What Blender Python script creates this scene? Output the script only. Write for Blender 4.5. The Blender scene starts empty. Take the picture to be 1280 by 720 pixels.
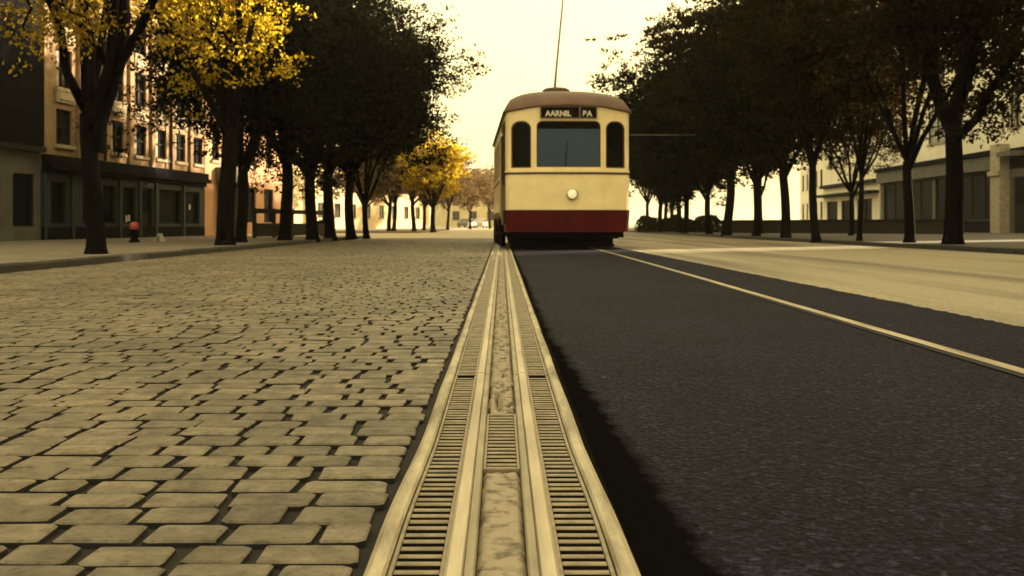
import bpy, math, random
import numpy as np
from mathutils import Vector, noise
R = math.radians
sc = bpy.context.scene
COL = sc.collection
CAMH = 0.5
F = 1244.0
def at(px, d, py=None):
    """photo pixel column px (1280 wide) at depth d -> X ; with py also the height Z"""
    X = (px-627)*d/F
    return X if py is None else (X, CAMH+(281-py)*d/F)

# ------------------------------------------------------------------ materials
class NT:
    def __init__(s, m):
        m.use_nodes = True
        s.t = m.node_tree; s.t.nodes.clear()
    def n(s, typ, **k):
        nd = s.t.nodes.new(typ)
        for a, v in k.items():
            if a.startswith('i_'):
                key = a[2:]
                key = int(key) if key.isdigit() else key.replace('_', ' ')
                nd.inputs[key].default_value = v
            else: setattr(nd, a, v)
        return nd
    def l(s, a, ao, b, bi): s.t.links.new(a.outputs[ao], b.inputs[bi])
    def ramp(s, src, out, stops):
        r = s.n('ShaderNodeValToRGB')
        el = r.color_ramp.elements
        while len(el) < len(stops): el.new(0.5)
        for e, (p, c) in zip(el, stops):
            e.position = p; e.color = c if len(c) == 4 else (*c, 1)
        s.l(src, out, r, 'Fac'); return r
def c4(c): return (c[0], c[1], c[2], 1)
def pmat(name, c1, c2=None, scale=4., rough=.7, metal=0., bump=0., bscale=40., spec=.5, island=0., detail=6., stretch=(1,1,1), lo=.35, hi=.65, rough2=None, coat=0):
    m = bpy.data.materials.new(name); t = NT(m)
    out = t.n('ShaderNodeOutputMaterial'); b = t.n('ShaderNodeBsdfPrincipled')
    t.l(b, 0, out, 0)
    b.inputs['Roughness'].default_value = rough; b.inputs['Metallic'].default_value = metal
    b.inputs['Specular IOR Level'].default_value = spec
    b.inputs['Coat Weight'].default_value = coat
    tc = t.n('ShaderNodeTexCoord'); mp = t.n('ShaderNodeMapping'); mp.inputs['Scale'].default_value = stretch
    t.l(tc, 'Object', mp, 0)
    if c2 is None: c2 = tuple(x*.75 for x in c1)
    nz = t.n('ShaderNodeTexNoise', i_Scale=scale, i_Detail=detail, i_Roughness=.6); t.l(mp, 0, nz, 0)
    r = t.ramp(nz, 0, [(lo, c2), (hi, c1)])
    last = r
    if island:
        g = t.n('ShaderNodeNewGeometry'); h = t.n('ShaderNodeHueSaturation')
        mr = t.n('ShaderNodeMapRange'); mr.inputs[3].default_value = 1-island; mr.inputs[4].default_value = 1+island
        t.l(g, 'Random Per Island', mr, 0); t.l(mr, 0, h, 'Value'); t.l(last, 0, h, 'Color'); last = h
    if name == 'granite_sett':
        g2 = t.n('ShaderNodeTexNoise', i_Scale=1.3, i_Detail=7., i_Roughness=.6); t.l(tc, 'Object', g2, 0)
        rb = t.ramp(g2, 0, [(.34, (.62,.60,.60)), (.5, (1,1,1)), (.66, (1.18,1.15,1.08))])
        g3 = t.n('ShaderNodeTexNoise', i_Scale=60., i_Detail=4., i_Roughness=.7); t.l(tc, 'Object', g3, 0)
        rc = t.ramp(g3, 0, [(.34, (.55,.54,.55)), (.46, (1,1,1)), (.64, (1.12,1.12,1.1))])
        for rx in (rb, rc):
            mm = t.n('ShaderNodeMix', data_type='RGBA', blend_type='MULTIPLY'); mm.inputs[0].default_value = 1
            t.l(last, last.outputs[0].name if last.bl_idname != 'ShaderNodeMix' else 2, mm, 6); t.l(rx, 0, mm, 7); last = mm
        t.l(last, 2, b, 'Base Color')
    else: t.l(last, 0, b, 'Base Color')
    if rough2 is not None:
        mr = t.n('ShaderNodeMapRange'); mr.inputs[1].default_value = .35; mr.inputs[2].default_value = .65
        mr.inputs[3].default_value = rough; mr.inputs[4].default_value = rough2
        t.l(nz, 0, mr, 0); t.l(mr, 0, b, 'Roughness')
    if bump:
        n2 = t.n('ShaderNodeTexNoise', i_Scale=bscale, i_Detail=8., i_Roughness=.65); t.l(mp, 0, n2, 0)
        bp = t.n('ShaderNodeBump', i_Strength=1., i_Distance=bump); t.l(n2, 0, bp, 'Height'); t.l(bp, 0, b, 'Normal')
    return m
def leafmat(name, c, ct, tw):
    m = bpy.data.materials.new(name); t = NT(m)
    out = t.n('ShaderNodeOutputMaterial'); mx = t.n('ShaderNodeMixShader', i_0=tw)
    d = t.n('ShaderNodeBsdfPrincipled', i_Roughness=.8); d.inputs['Specular IOR Level'].default_value = .02
    tr = t.n('ShaderNodeBsdfTranslucent')
    g = t.n('ShaderNodeNewGeometry')
    for col, nd, nm in ((c, d, 'Base Color'), (ct, tr, 'Color')):
        a = tuple(x*.75 for x in col); b2 = (min(1, col[0]*1.3), col[1]*1.15, col[2]*1.1)
        r = t.ramp(g, 'Random Per Island', [(0, a), (.6, col), (1, b2)]); t.l(r, 0, nd, nm)
    t.l(d, 0, mx, 1); t.l(tr, 0, mx, 2); t.l(mx, 0, out, 0)
    return m
def glassmat(name, base, rough=.06, spec=.5, ior=1.5):
    m = bpy.data.materials.new(name); t = NT(m)
    out = t.n('ShaderNodeOutputMaterial'); b = t.n('ShaderNodeBsdfPrincipled')
    b.inputs['Base Color'].default_value = c4(base); b.inputs['Roughness'].default_value = rough
    b.inputs['Specular IOR Level'].default_value = spec; b.inputs['IOR'].default_value = ior
    t.l(b, 0, out, 0); return m

M = {}
M['ground'] = pmat('ground_dirt', (.20,.17,.12), (.12,.10,.07), scale=.6, rough=.9)
M['bed'] = pmat('joint_soil', (.016,.012,.011), (.007,.006,.006), scale=30, rough=.95, bump=.004, bscale=150)
M['sett'] = pmat('granite_sett', (.168,.136,.098), (.098,.079,.058), scale=14, rough=.66, bump=.004, bscale=48, island=.24, spec=.45, rough2=.5, lo=.38, hi=.6)
M['plaza'] = pmat('pale_paving', (.40,.34,.24), (.30,.25,.17), scale=.8, rough=.8, bump=.004, bscale=20)
M['kerb'] = pmat('kerb_granite', (.014,.012,.013), (.008,.007,.008), scale=3, rough=.8, bump=.006, bscale=25)
M['kerbtop'] = M['kerb']
M['walk'] = pmat('pavement_concrete', (.17,.14,.11), (.11,.092,.075), scale=1.3, rough=.85, bump=.003, bscale=30)
M['walk2'] = pmat('pavement_grey', (.058,.049,.046), (.038,.033,.031), scale=1.0, rough=.85, bump=.003, bscale=30)
M['steel'] = pmat('worn_rail_steel', (.56,.49,.37), (.28,.225,.165), scale=14, rough=.38, metal=.75, bump=.0015, bscale=60, stretch=(1,.12,1), rough2=.55)
M['steel_dull'] = pmat('dull_rail_steel', (.36,.31,.22), (.22,.19,.14), scale=22, rough=.55, metal=.5, bump=.0015, bscale=90, stretch=(1,.2,1))
M['flange'] = pmat('pale_flange', (.50,.43,.31), (.20,.16,.115), scale=20, rough=.55, metal=.2, bump=.004, bscale=45, stretch=(1,.18,1))
M['grate'] = pmat('grate_iron', (.30,.245,.175), (.17,.14,.10), scale=25, rough=.5, metal=.55, bump=.001, bscale=120)
M['infill'] = pmat('infill_mortar', (.33,.27,.20), (.10,.08,.06), scale=26, rough=.75, bump=.004, bscale=60, lo=.36, hi=.52)
M['void'] = pmat('drain_dark', (.008,.007,.007), rough=.95)
M['slot_shade'] = pmat('grate_slot_shade', (.022,.016,.012), (.012,.009,.007), scale=30, rough=.95, spec=.05)  # dark bar sides: shade in the grate slots put into the colour
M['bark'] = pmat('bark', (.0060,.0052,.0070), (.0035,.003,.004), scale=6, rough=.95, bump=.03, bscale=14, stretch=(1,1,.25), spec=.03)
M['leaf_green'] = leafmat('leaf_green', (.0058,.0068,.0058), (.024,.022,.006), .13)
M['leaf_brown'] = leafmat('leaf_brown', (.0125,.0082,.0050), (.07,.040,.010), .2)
M['leaf_part_sunlit'] = leafmat('leaf_part_sunlit', (.06,.043,.010), (.55,.40,.04), .45)  # golden tone stands in for sunlight on part of the crown
M['leaf_sunlit'] = leafmat('leaf_sunlit', (.19,.14,.02), (.84,.63,.055), .60)  # yellow tone stands in for sun shining through the leaves
M['leaf_hazed'] = leafmat('leaf_hazed', (.12,.085,.05), (.30,.2,.1), .35)  # paled leaf tone stands in for haze on the far trees
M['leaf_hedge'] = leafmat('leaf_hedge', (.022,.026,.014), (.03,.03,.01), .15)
M['brick'] = None

def brickmat():
    m = bpy.data.materials.new('tan_brick'); t = NT(m)
    out = t.n('ShaderNodeOutputMaterial'); b = t.n('ShaderNodeBsdfPrincipled', i_Roughness=.85); t.l(b, 0, out, 0)
    tc = t.n('ShaderNodeTexCoord'); mp = t.n('ShaderNodeMapping'); mp.inputs['Rotation'].default_value = (R(90), 0, R(90))
    t.l(tc, 'Object', mp, 0)
    br = t.n('ShaderNodeTexBrick', i_Scale=4.5, i_Mortar_Size=.015); br.inputs['Color1'].default_value = (.38,.25,.135,1)
    br.inputs['Color2'].default_value = (.30,.18,.095,1); br.inputs['Mortar'].default_value = (.34,.27,.2,1)
    t.l(mp, 0, br, 0)
    nz = t.n('ShaderNodeTexNoise', i_Scale=1.1, i_Detail=6.); t.l(tc, 'Object', nz, 0)
    r = t.ramp(nz, 0, [(.3, (.55,.55,.55)), (.7, (1.1,1.05,1))])
    mx = t.n('ShaderNodeMix', data_type='RGBA', blend_type='MULTIPLY'); mx.inputs[0].default_value = 1
    t.l(br, 0, mx, 6); t.l(r, 0, mx, 7); t.l(mx, 2, b, 'Base Color')
    return m
M['brick'] = brickmat()
M['stone_trim'] = pmat('stone_trim', (.45,.37,.26), (.30,.24,.17), scale=4, rough=.8)
M['green_paint'] = pmat('green_paint', (.032,.048,.058), (.022,.034,.042), scale=2.5, rough=.7, spec=.1, bump=.002)
M['dark_paint_and_shade'] = pmat('dark_paint_and_shade', (.0035,.004,.009), (.0025,.003,.006), scale=3, rough=.9, spec=.05)  # dark paint; on the left-edge building the tone stands in for shade
M['render_white'] = pmat('white_render', (.88,.80,.64), (.74,.67,.52), scale=.7, rough=.9, bump=.003)
M['render_cream'] = pmat('cream_render', (.70,.57,.34), (.55,.44,.26), scale=.5, rough=.9)
M['peach'] = pmat('peach_render', (.50,.29,.17), (.38,.21,.12), scale=1., rough=.85)
M['grey_stone'] = pmat('grey_stone', (.13,.12,.10), (.085,.078,.068), scale=2, rough=.85, bump=.003)
M['shop_glass'] = glassmat('shop_glass', (.005,.008,.014), .2, .04, 1.2)
M['pane'] = glassmat('window_pane', (.02,.02,.024), .06, .5)
M['frame_dark'] = pmat('window_frame_dark', (.02,.017,.016), rough=.8, spec=.1)
M['curtain'] = pmat('curtain_cloth', (.42,.36,.30), (.30,.26,.2), scale=8, rough=.9, stretch=(3,3,.2))
M['slate'] = pmat('roof_slate', (.07,.065,.065), rough=.8)
# tram
M['cream'] = pmat('cream_paint', (.94,.76,.43), (.82,.65,.36), scale=2.6, rough=.42, bump=.0015, bscale=7, coat=.15)
M['red'] = pmat('red_paint', (.085,.0045,.0065), (.058,.0035,.005), scale=2.2, rough=.5, spec=.12, bump=.0015, bscale=7)
M['brown'] = pmat('brown_varnish', (.085,.032,.022), (.05,.02,.014), scale=5, rough=.5, stretch=(4,4,.4))
M['roof'] = pmat('roof_canvas', (.165,.09,.066), (.11,.06,.046), scale=2.4, rough=.65, bump=.004, bscale=9)
M['black'] = pmat('black_iron', (.006,.0055,.006), rough=.85, spec=.05)
M['windscreen'] = glassmat('windscreen', (.016,.042,.085), .07, .3, 1.45)  # blue of the reflected sky is put into the base colour
M['dark_glass'] = glassmat('dark_glass', (.004,.004,.005), .12, .08, 1.3)
M['chrome'] = pmat('headlamp_ring', (.5,.42,.27), rough=.3, metal=.9)
M['ink'] = pmat('sign_black', (.010,.006,.0065), rough=.7, spec=.05)
M['letter'] = pmat('sign_letter', (.72,.66,.52), rough=.6)
M['pink'] = pmat('faded_red', (.55,.10,.07), rough=.6)
M['white_paint'] = pmat('white_paint', (.7,.66,.58), rough=.6)
M['wood_dark'] = pmat('dark_fence_wood', (.028,.022,.018), (.016,.013,.011), scale=6, rough=.9, stretch=(1,1,1))
M['car'] = pmat('car_grey', (.10,.09,.08), rough=.35, coat=.4)
M['car2'] = pmat('car_pale', (.5,.46,.4), rough=.35, coat=.4)
M['tyre'] = pmat('tyre', (.015,.015,.015), rough=.9)
def lampmat():
    m = pmat('headlamp_lens', (.85,.75,.5), rough=.25)
    b = [n for n in m.node_tree.nodes if n.type == 'BSDF_PRINCIPLED'][0]
    b.inputs['Emission Color'].default_value = (1,.86,.5,1); b.inputs['Emission Strength'].default_value = .08
    return m
M['lens'] = lampmat()

def asphaltmat():
    m = bpy.data.materials.new('asphalt'); t = NT(m)
    out = t.n('ShaderNodeOutputMaterial'); b = t.n('ShaderNodeBsdfPrincipled', i_Roughness=.85); t.l(b, 0, out, 0)
    b.inputs['Specular IOR Level'].default_value = .12
    tc = t.n('ShaderNodeTexCoord')
    big = t.n('ShaderNodeTexNoise', i_Scale=1.1, i_Detail=5.); t.l(tc, 'Object', big, 0)
    fine = t.n('ShaderNodeTexNoise', i_Scale=70., i_Detail=6., i_Roughness=.8); t.l(tc, 'Object', fine, 0)
    vor = t.n('ShaderNodeTexVoronoi', i_Scale=85.); t.l(tc, 'Object', vor, 0)
    r1 = t.ramp(big, 0, [(.3, (.0100,.0094,.0225)), (.7, (.0190,.0178,.040))])
    r2 = t.ramp(fine, 0, [(.41, (.10,.10,.11)), (.49, (.8,.8,.8)), (.62, (2.3,2.2,2.1))])
    mx = t.n('ShaderNodeMix', data_type='RGBA', blend_type='MULTIPLY'); mx.inputs[0].default_value = 1
    t.l(r1, 0, mx, 6); t.l(r2, 0, mx, 7)
    pit = t.n('ShaderNodeTexNoise', i_Scale=34., i_Detail=4., i_Roughness=.6); t.l(tc, 'Object', pit, 0)
    r3 = t.ramp(pit, 0, [(.37, (.25,.25,.27)), (.46, (1,1,1)), (.62, (1,1,1)), (.70, (1.5,1.45,1.4))])
    mp_ = t.n('ShaderNodeMix', data_type='RGBA', blend_type='MULTIPLY'); mp_.inputs[0].default_value = 1
    t.l(mx, 2, mp_, 6); t.l(r3, 0, mp_, 7); mx = mp_
    rv = t.n('ShaderNodeSeparateColor'); t.l(vor, 'Color', rv, 0)
    r4 = t.ramp(rv, 0, [(0, (.30,.30,.31)), (.55, (.85,.85,.85)), (.85, (1.25,1.22,1.2)), (1, (2.6,2.5,2.3))])
    mv = t.n('ShaderNodeMix', data_type='RGBA', blend_type='MULTIPLY'); mv.inputs[0].default_value = 1
    t.l(mx, 2, mv, 6); t.l(r4, 0, mv, 7); mx = mv
    # tar seam along the drain: a band with a ragged edge
    sep = t.n('ShaderNodeSeparateXYZ'); t.l(tc, 'Object', sep, 0)
    e = t.n('ShaderNodeTexNoise', i_Scale=7., i_Detail=8., i_Roughness=.7); t.l(tc, 'Object', e, 0)
    wd = t.n('ShaderNodeMapRange'); wd.inputs[1].default_value = 1.2; wd.inputs[2].default_value = 4.5
    wd.inputs[3].default_value = .13; wd.inputs[4].default_value = .035; t.l(sep, 'Y', wd, 0)
    ma = t.n('ShaderNodeMath', operation='MULTIPLY_ADD'); t.l(e, 0, ma, 0); ma.inputs[1].default_value = -.12; t.l(sep, 'X', ma, 2)
    mb = t.n('ShaderNodeMath', operation='SUBTRACT'); t.l(ma, 0, mb, 0); t.l(wd, 0, mb, 1)
    mr = t.n('ShaderNodeMapRange'); mr.inputs[1].default_value = .115; mr.inputs[2].default_value = .155
    mr.inputs[3].default_value = 1; mr.inputs[4].default_value = 0; t.l(mb, 0, mr, 0)
    m2 = t.n('ShaderNodeMix', data_type='RGBA'); t.l(mr, 0, m2, 0); t.l(mx, 2, m2, 6); m2.inputs[7].default_value = (.006,.0055,.006,1)
    t.l(m2, 2, b, 'Base Color')
    sp_ = t.n('ShaderNodeMapRange'); sp_.inputs[3].default_value = .12; sp_.inputs[4].default_value = 0; t.l(mr, 0, sp_, 0); t.l(sp_, 0, b, 'Specular IOR Level')
    ad = t.n('ShaderNodeMath', operation='ADD'); t.l(fine, 0, ad, 0); t.l(vor, 0, ad, 1)
    bp = t.n('ShaderNodeBump', i_Strength=.9, i_Distance=.008); t.l(ad, 0, bp, 'Height'); t.l(bp, 0, b, 'Normal')
    return m
M['asphalt'] = asphaltmat()
def roadmat():
    m = bpy.data.materials.new('dusty_road'); t = NT(m)
    out = t.n('ShaderNodeOutputMaterial'); b = t.n('ShaderNodeBsdfPrincipled', i_Roughness=.75); t.l(b, 0, out, 0)
    tc = t.n('ShaderNodeTexCoord')
    mp = t.n('ShaderNodeMapping'); mp.inputs['Scale'].default_value = (1, .06, 1); t.l(tc, 'Object', mp, 0)
    st = t.n('ShaderNodeTexNoise', i_Scale=1.6, i_Detail=6.); t.l(mp, 0, st, 0)
    r = t.ramp(st, 0, [(.36, (.17,.142,.105)), (.56, (.36,.305,.215))])
    fn = t.n('ShaderNodeTexNoise', i_Scale=28., i_Detail=6., i_Roughness=.7); t.l(tc, 'Object', fn, 0)
    r2 = t.ramp(fn, 0, [(.35, (.72,.72,.72)), (.62, (1.1,1.1,1.1))])
    mx = t.n('ShaderNodeMix', data_type='RGBA', blend_type='MULTIPLY'); mx.inputs[0].default_value = 1
    t.l(r, 0, mx, 6); t.l(r2, 0, mx, 7); t.l(mx, 2, b, 'Base Color')
    bp = t.n('ShaderNodeBump', i_Strength=.8, i_Distance=.008); t.l(fn, 0, bp, 'Height'); t.l(bp, 0, b, 'Normal')
    return m
M['road'] = roadmat()

# ------------------------------------------------------------------ mesh helpers
class MB:
    def __init__(s): s.v = []; s.f = []; s.mi = []; s.cur = 0
    def add(s, vs, fs):
        o = len(s.v); s.v.extend(vs); s.f.extend([tuple(i+o for i in f) for f in fs]); s.mi.extend([s.cur]*len(fs))
    def bar(s, *a):
        k = len(s.f); s.box(*a)
        for i in list(range(2, 6)): s.mi[k+i] = 1
    def quad(s, a, b, c, d): s.add([a, b, c, d], [(0,1,2,3)])
    def box(s, x0, x1, y0, y1, z0, z1, bev=0.):
        if bev <= 0:
            s.add([(x0,y0,z0),(x1,y0,z0),(x1,y1,z0),(x0,y1,z0),(x0,y0,z1),(x1,y0,z1),(x1,y1,z1),(x0,y1,z1)],
                  [(3,2,1,0),(4,5,6,7),(0,1,5,4),(1,2,6,5),(2,3,7,6),(3,0,4,7)])
        else:
            b = bev
            s.add([(x0,y0,z0),(x1,y0,z0),(x1,y1,z0),(x0,y1,z0),(x0,y0,z1-b),(x1,y0,z1-b),(x1,y1,z1-b),(x0,y1,z1-b),
                   (x0+b,y0+b,z1),(x1-b,y0+b,z1),(x1-b,y1-b,z1),(x0+b,y1-b,z1)],
                  [(3,2,1,0),(8,9,10,11),(0,1,5,4),(1,2,6,5),(2,3,7,6),(3,0,4,7),(4,5,9,8),(5,6,10,9),(6,7,11,10),(7,4,8,11)])
    def tube(s, pts, rad, n=8, cap=True):
        pts = [Vector(p) for p in pts]; vs = []; fs = []
        if not hasattr(rad, '__len__'): rad = [rad]*len(pts)
        ref = None
        for i, p in enumerate(pts):
            d = (pts[min(i+1, len(pts)-1)]-pts[max(i-1, 0)]).normalized()
            if ref is None: ref = d.orthogonal().normalized()
            u = (ref-d*ref.dot(d)).normalized(); ref = u; w = d.cross(u)
            for k in range(n):
                a = 2*math.pi*k/n
                vs.append(tuple(p+(u*math.cos(a)+w*math.sin(a))*rad[i]))
        for i in range(len(pts)-1):
            for k in range(n):
                fs.append((i*n+k, i*n+(k+1) % n, (i+1)*n+(k+1) % n, (i+1)*n+k))
        if cap: fs.append(tuple(range(n-1, -1, -1))); fs.append(tuple((len(pts)-1)*n+k for k in range(n)))
        s.add(vs, fs)
    def lathe(s, prof, n=24, c=(0,0,0), axis='z'):
        vs = []; fs = []
        for r, h in prof:
            for k in range(n):
                a = 2*math.pi*k/n; x, y = r*math.cos(a), r*math.sin(a)
                vs.append((c[0]+x, c[1]+y, c[2]+h) if axis == 'z' else ((c[0]+x, c[1]-h, c[2]+y) if axis == 'y' else (c[0]+h, c[1]+x, c[2]+y)))
        for i in range(len(prof)-1):
            for k in range(n):
                fs.append((i*n+k, i*n+(k+1) % n, (i+1)*n+(k+1) % n, (i+1)*n+k))
        fs.append(tuple((len(prof)-1)*n+k for k in range(n))); fs.append(tuple(range(n-1, -1, -1)))
        s.add(vs, fs)
    def build(s, name, mat, parent=None, smooth=False, kind=None, label=None, cat=None, group=None, loc=None):
        me = bpy.data.meshes.new(name); me.from_pydata([tuple(v) for v in s.v], [], s.f)
        for m_ in (mat if isinstance(mat, (list, tuple)) else [mat]): me.materials.append(m_)
        if any(s.mi): me.polygons.foreach_set('material_index', s.mi)
        if smooth: me.polygons.foreach_set('use_smooth', [True]*len(me.polygons))
        me.update()
        return link(name, me, parent, kind, label, cat, group, loc)
def link(name, me, parent=None, kind=None, label=None, cat=None, group=None, loc=None):
    o = bpy.data.objects.new(name, me); COL.objects.link(o)
    if parent: o.parent = parent
    if loc: o.location = loc
    if kind: o['kind'] = kind
    if label: o['label'] = label
    if cat: o['category'] = cat
    if group: o['group'] = group
    return o
def thing(name, label, cat, loc=(0,0,0), rz=0, group=None):
    o = bpy.data.objects.new(name, None); COL.objects.link(o); o.empty_display_size = .2
    o.location = loc; o.rotation_euler = (0,0,rz); o['label'] = label; o['category'] = cat
    if group: o['group'] = group
    return o
def npmesh(name, V, Q, mat, smooth=False):
    """V (n,3), Q (m,4) numpy -> mesh"""
    me = bpy.data.meshes.new(name); m = len(Q); k = Q.shape[1]
    me.vertices.add(len(V)); me.vertices.foreach_set('co', np.asarray(V, np.float32).ravel())
    me.loops.add(m*k); me.loops.foreach_set('vertex_index', np.asarray(Q, np.int32).ravel())
    me.polygons.add(m); me.polygons.foreach_set('loop_start', np.arange(0, m*k, k, dtype=np.int32))
    me.polygons.foreach_set('loop_total', np.full(m, k, np.int32))
    if smooth: me.polygons.foreach_set('use_smooth', np.ones(m, bool))
    me.materials.append(mat); me.update(calc_edges=True); me.validate(); return me

# ------------------------------------------------------------------ ground and roads
KL, KR = -5.15, 8.85           # kerb lines
XA = 2.56                      # right edge of the asphalt
b = MB(); b.quad((-700,-60,-.15),(700,-60,-.15),(700,1200,-.15),(-700,1200,-.15)); b.build('ground', M['ground'], kind='structure')
b = MB(); b.box(KL,-.186,-6,37,-.14,-.0125); b.build('road_bed', M['bed'], kind='structure')
# setts, every stone real
def setts():
    rng = np.random.default_rng(4)
    V = []; Q = []; T = []
    y = -1.0
    row = 0
    vs = []; qs = []; mi = []
    while y < 37:
        dy = rng.uniform(.091, .106)
        tq = min(1, max(0, (2.35-y)/.75)); tq = tq*tq*(3-2*tq); x = -.187-.011*tq-.008-rng.uniform(0, .010); jx = rng.uniform(.5, 1.0)
        wob = rng.normal(0, .005)
        first = True
        while x > KL+.03:
            w = rng.uniform(.108, .168) if not first else rng.uniform(.06, .19)
            first = False
            gx = rng.uniform(.010, .018) if rng.random() < .7 else rng.uniform(.018, .032); gy = rng.uniform(.0095, .0150)
            x1 = x-gx*.5; x0 = max(x-w+gx*.5, KL); y0 = y+gy*.5+rng.normal(0, .0022); y1 = y+dy-gy*.5+rng.normal(0, .0022)
            slope = .02*(x+2.5)*0
            z = rng.normal(0, .0014); tx, ty = rng.normal(0, .005, 2)
            cx, cy = (x0+x1)/2, (y0+y1)/2
            near = y < 7.5
            if near:
                c = rng.uniform(.003, .013, 4); bv = .0045
                pl = [(x0+c[0],y0),(x1-c[1],y0),(x1,y0+c[1]*.8),(x1,y1-c[2]*.8),(x1-c[2],y1),(x0+c[3],y1),(x0,y1-c[3]*.8),(x0,y0+c[0]*.8)]
                pl = [(px+rng.normal(0,.0022), py+rng.normal(0,.0018)) for px, py in pl]
            else:
                c = rng.uniform(.0, .008); bv = .006
                pl = [(x0+c,y0+rng.normal(0,.002)),(x1-rng.uniform(0,.01),y0),(x1,y1-rng.normal(0,.002)),(x0,y1)]
            o = len(vs); n = len(pl)
            def zz(px, py): return z+tx*(px-cx)+ty*(py-cy)
            for px, py in pl: vs.append((px, py, -.03))
            for px, py in pl: vs.append((px, py, zz(px,py)-.0035))
            if near:
                for px, py in pl: vs.append((cx+(px-cx)*(1-bv*.35/max(.03,(x1-x0)/2)), cy+(py-cy)*(1-bv*.35/max(.03,(y1-y0)/2)), zz(px,py)-.0018))
            for px, py in pl: vs.append((cx+(px-cx)*(1-bv*.9/max(.03,(x1-x0)/2)), cy+(py-cy)*(1-bv*.9/max(.03,(y1-y0)/2)), zz(px,py)))
            L = 4 if near else 3
            for r in range(L-1):
                for k in range(n): qs.append((o+r*n+k, o+r*n+(k+1) % n, o+(r+1)*n+(k+1) % n, o+(r+1)*n+k)); mi.append(1 if r == 0 else 0)
            qs.append(tuple(o+(L-1)*n+k for k in range(n))); mi.append(0)
            x -= w
        y += dy; row += 1
    me = bpy.data.meshes.new('cobbled_road'); me.from_pydata(vs, [], qs); me.materials.append(M['sett']); me.materials.append(M['bed']); me.polygons.foreach_set('material_index', mi)
    me.update(); link('cobbled_road', me, kind='structure')
setts()
# asphalt lane, with a ragged right edge
b = MB()
rr = random.Random(2)
ys = [-6]+[i*.05 for i in range(0, 790)]+[45, 90, 200]
pe = None
for i, yv in enumerate(ys):
    e = XA+rr.uniform(-.016,.016)*(1 if yv < 30 else 0)
    cur = [(.2, yv, 0), (e, yv, 0), (e+.012, yv, -.02)]
    if pe: b.quad(pe[0], pe[1], cur[1], cur[0]); b.quad(pe[1], pe[2], cur[2], cur[1])
    pe = cur
b.build('asphalt_lane', M['asphalt'], kind='structure')
b = MB(); b.quad((XA-.1,-6,-.010),(KR,-6,-.010),(KR,200,-.010),(XA-.1,200,-.010)); b.build('dusty_carriageway', M['road'], kind='structure')
b = MB(); b.quad((-60,37,-.012),(.2,37,-.012),(.2,62,-.012),(-60,62,-.012)); b.build('cross_street', M['plaza'], kind='structure')
b = MB(); b.quad((KL,62,-.012),(.2,62,-.012),(.2,200,-.012),(KL,200,-.012)); b.build('far_road', M['plaza'], kind='structure')
def kerb(name, x0, x1, y0, y1, seed):
    r = random.Random(seed); b = MB(); y = y0
    while y < y1:
        L = r.uniform(.8, 1.1); e = r.uniform(-.008, .008)
        b.box(x0+e, x1+e, y, min(y+L-.012, y1), -.12, .088+r.uniform(-.006,.006), .018); y += L
    b.build(name, M['kerb'], kind='structure')
kerb('left_kerb', KL-.16, KL-.01, -6, 37, 1); kerb('right_kerb', KR+.01, KR+.17, -6, 120, 2)
def pavement(name, x0, x1, y0, y1, m):
    b = MB(); b.box(x0, x1, y0, y1, -.14, .084); b.build(name, m, kind='structure')
pavement('left_pavement', -40, KL-.165, -6, 37, M['walk']); pavement('right_pavement', KR+.175, 60, -6, 120, M['walk2'])
pavement('far_pavement', -60, KL-.1, 62, 160, M['walk'])

# ------------------------------------------------------------------ the drain / rail strip
td = thing('track_drain', 'pale iron rail strip with slotted grates running between cobbles and asphalt up to the tram', 'rail drain')
def flare(y):      # outer half width
    t = min(1, max(0, (2.35-y)/.75)); t = t*t*(3-2*t)
    return .187+.011*t
b = MB(); b.quad((-.2,-3,-.075),(.2,-3,-.075),(.2,80,-.075),(-.2,80,-.075)); b.build('drain_channel', M['void'], td)
ysr = [-3]+[i*.1 for i in range(-20, 60)]+[6+i*1. for i in range(0, 70)]
def strip(fx, mat, name, seg):
    """closed bar from a cross-section fx(y)->list of (x,z); seg = list of (y0,y1)"""
    for (a, c) in seg:
        b = MB(); yy = [a]+[q for q in ysr if a+.02 < q < c-.02]+[c]
        vs = []; n = len(fx(a)); fs = []
        for q in yy: vs += [(x, q, z) for x, z in fx(q)]
        for i in range(len(yy)-1):
            for k in range(n): fs.append((i*n+k, (i+1)*n+k, (i+1)*n+(k+1) % n, i*n+(k+1) % n))
        fs.append(tuple(range(n))); fs.append(tuple((len(yy)-1)*n+k for k in range(n-1, -1, -1)))
        b.add(vs, fs); b.build(name, mat, td)
SEG = [(-3, 3.283), (3.295, 80)]
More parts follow.
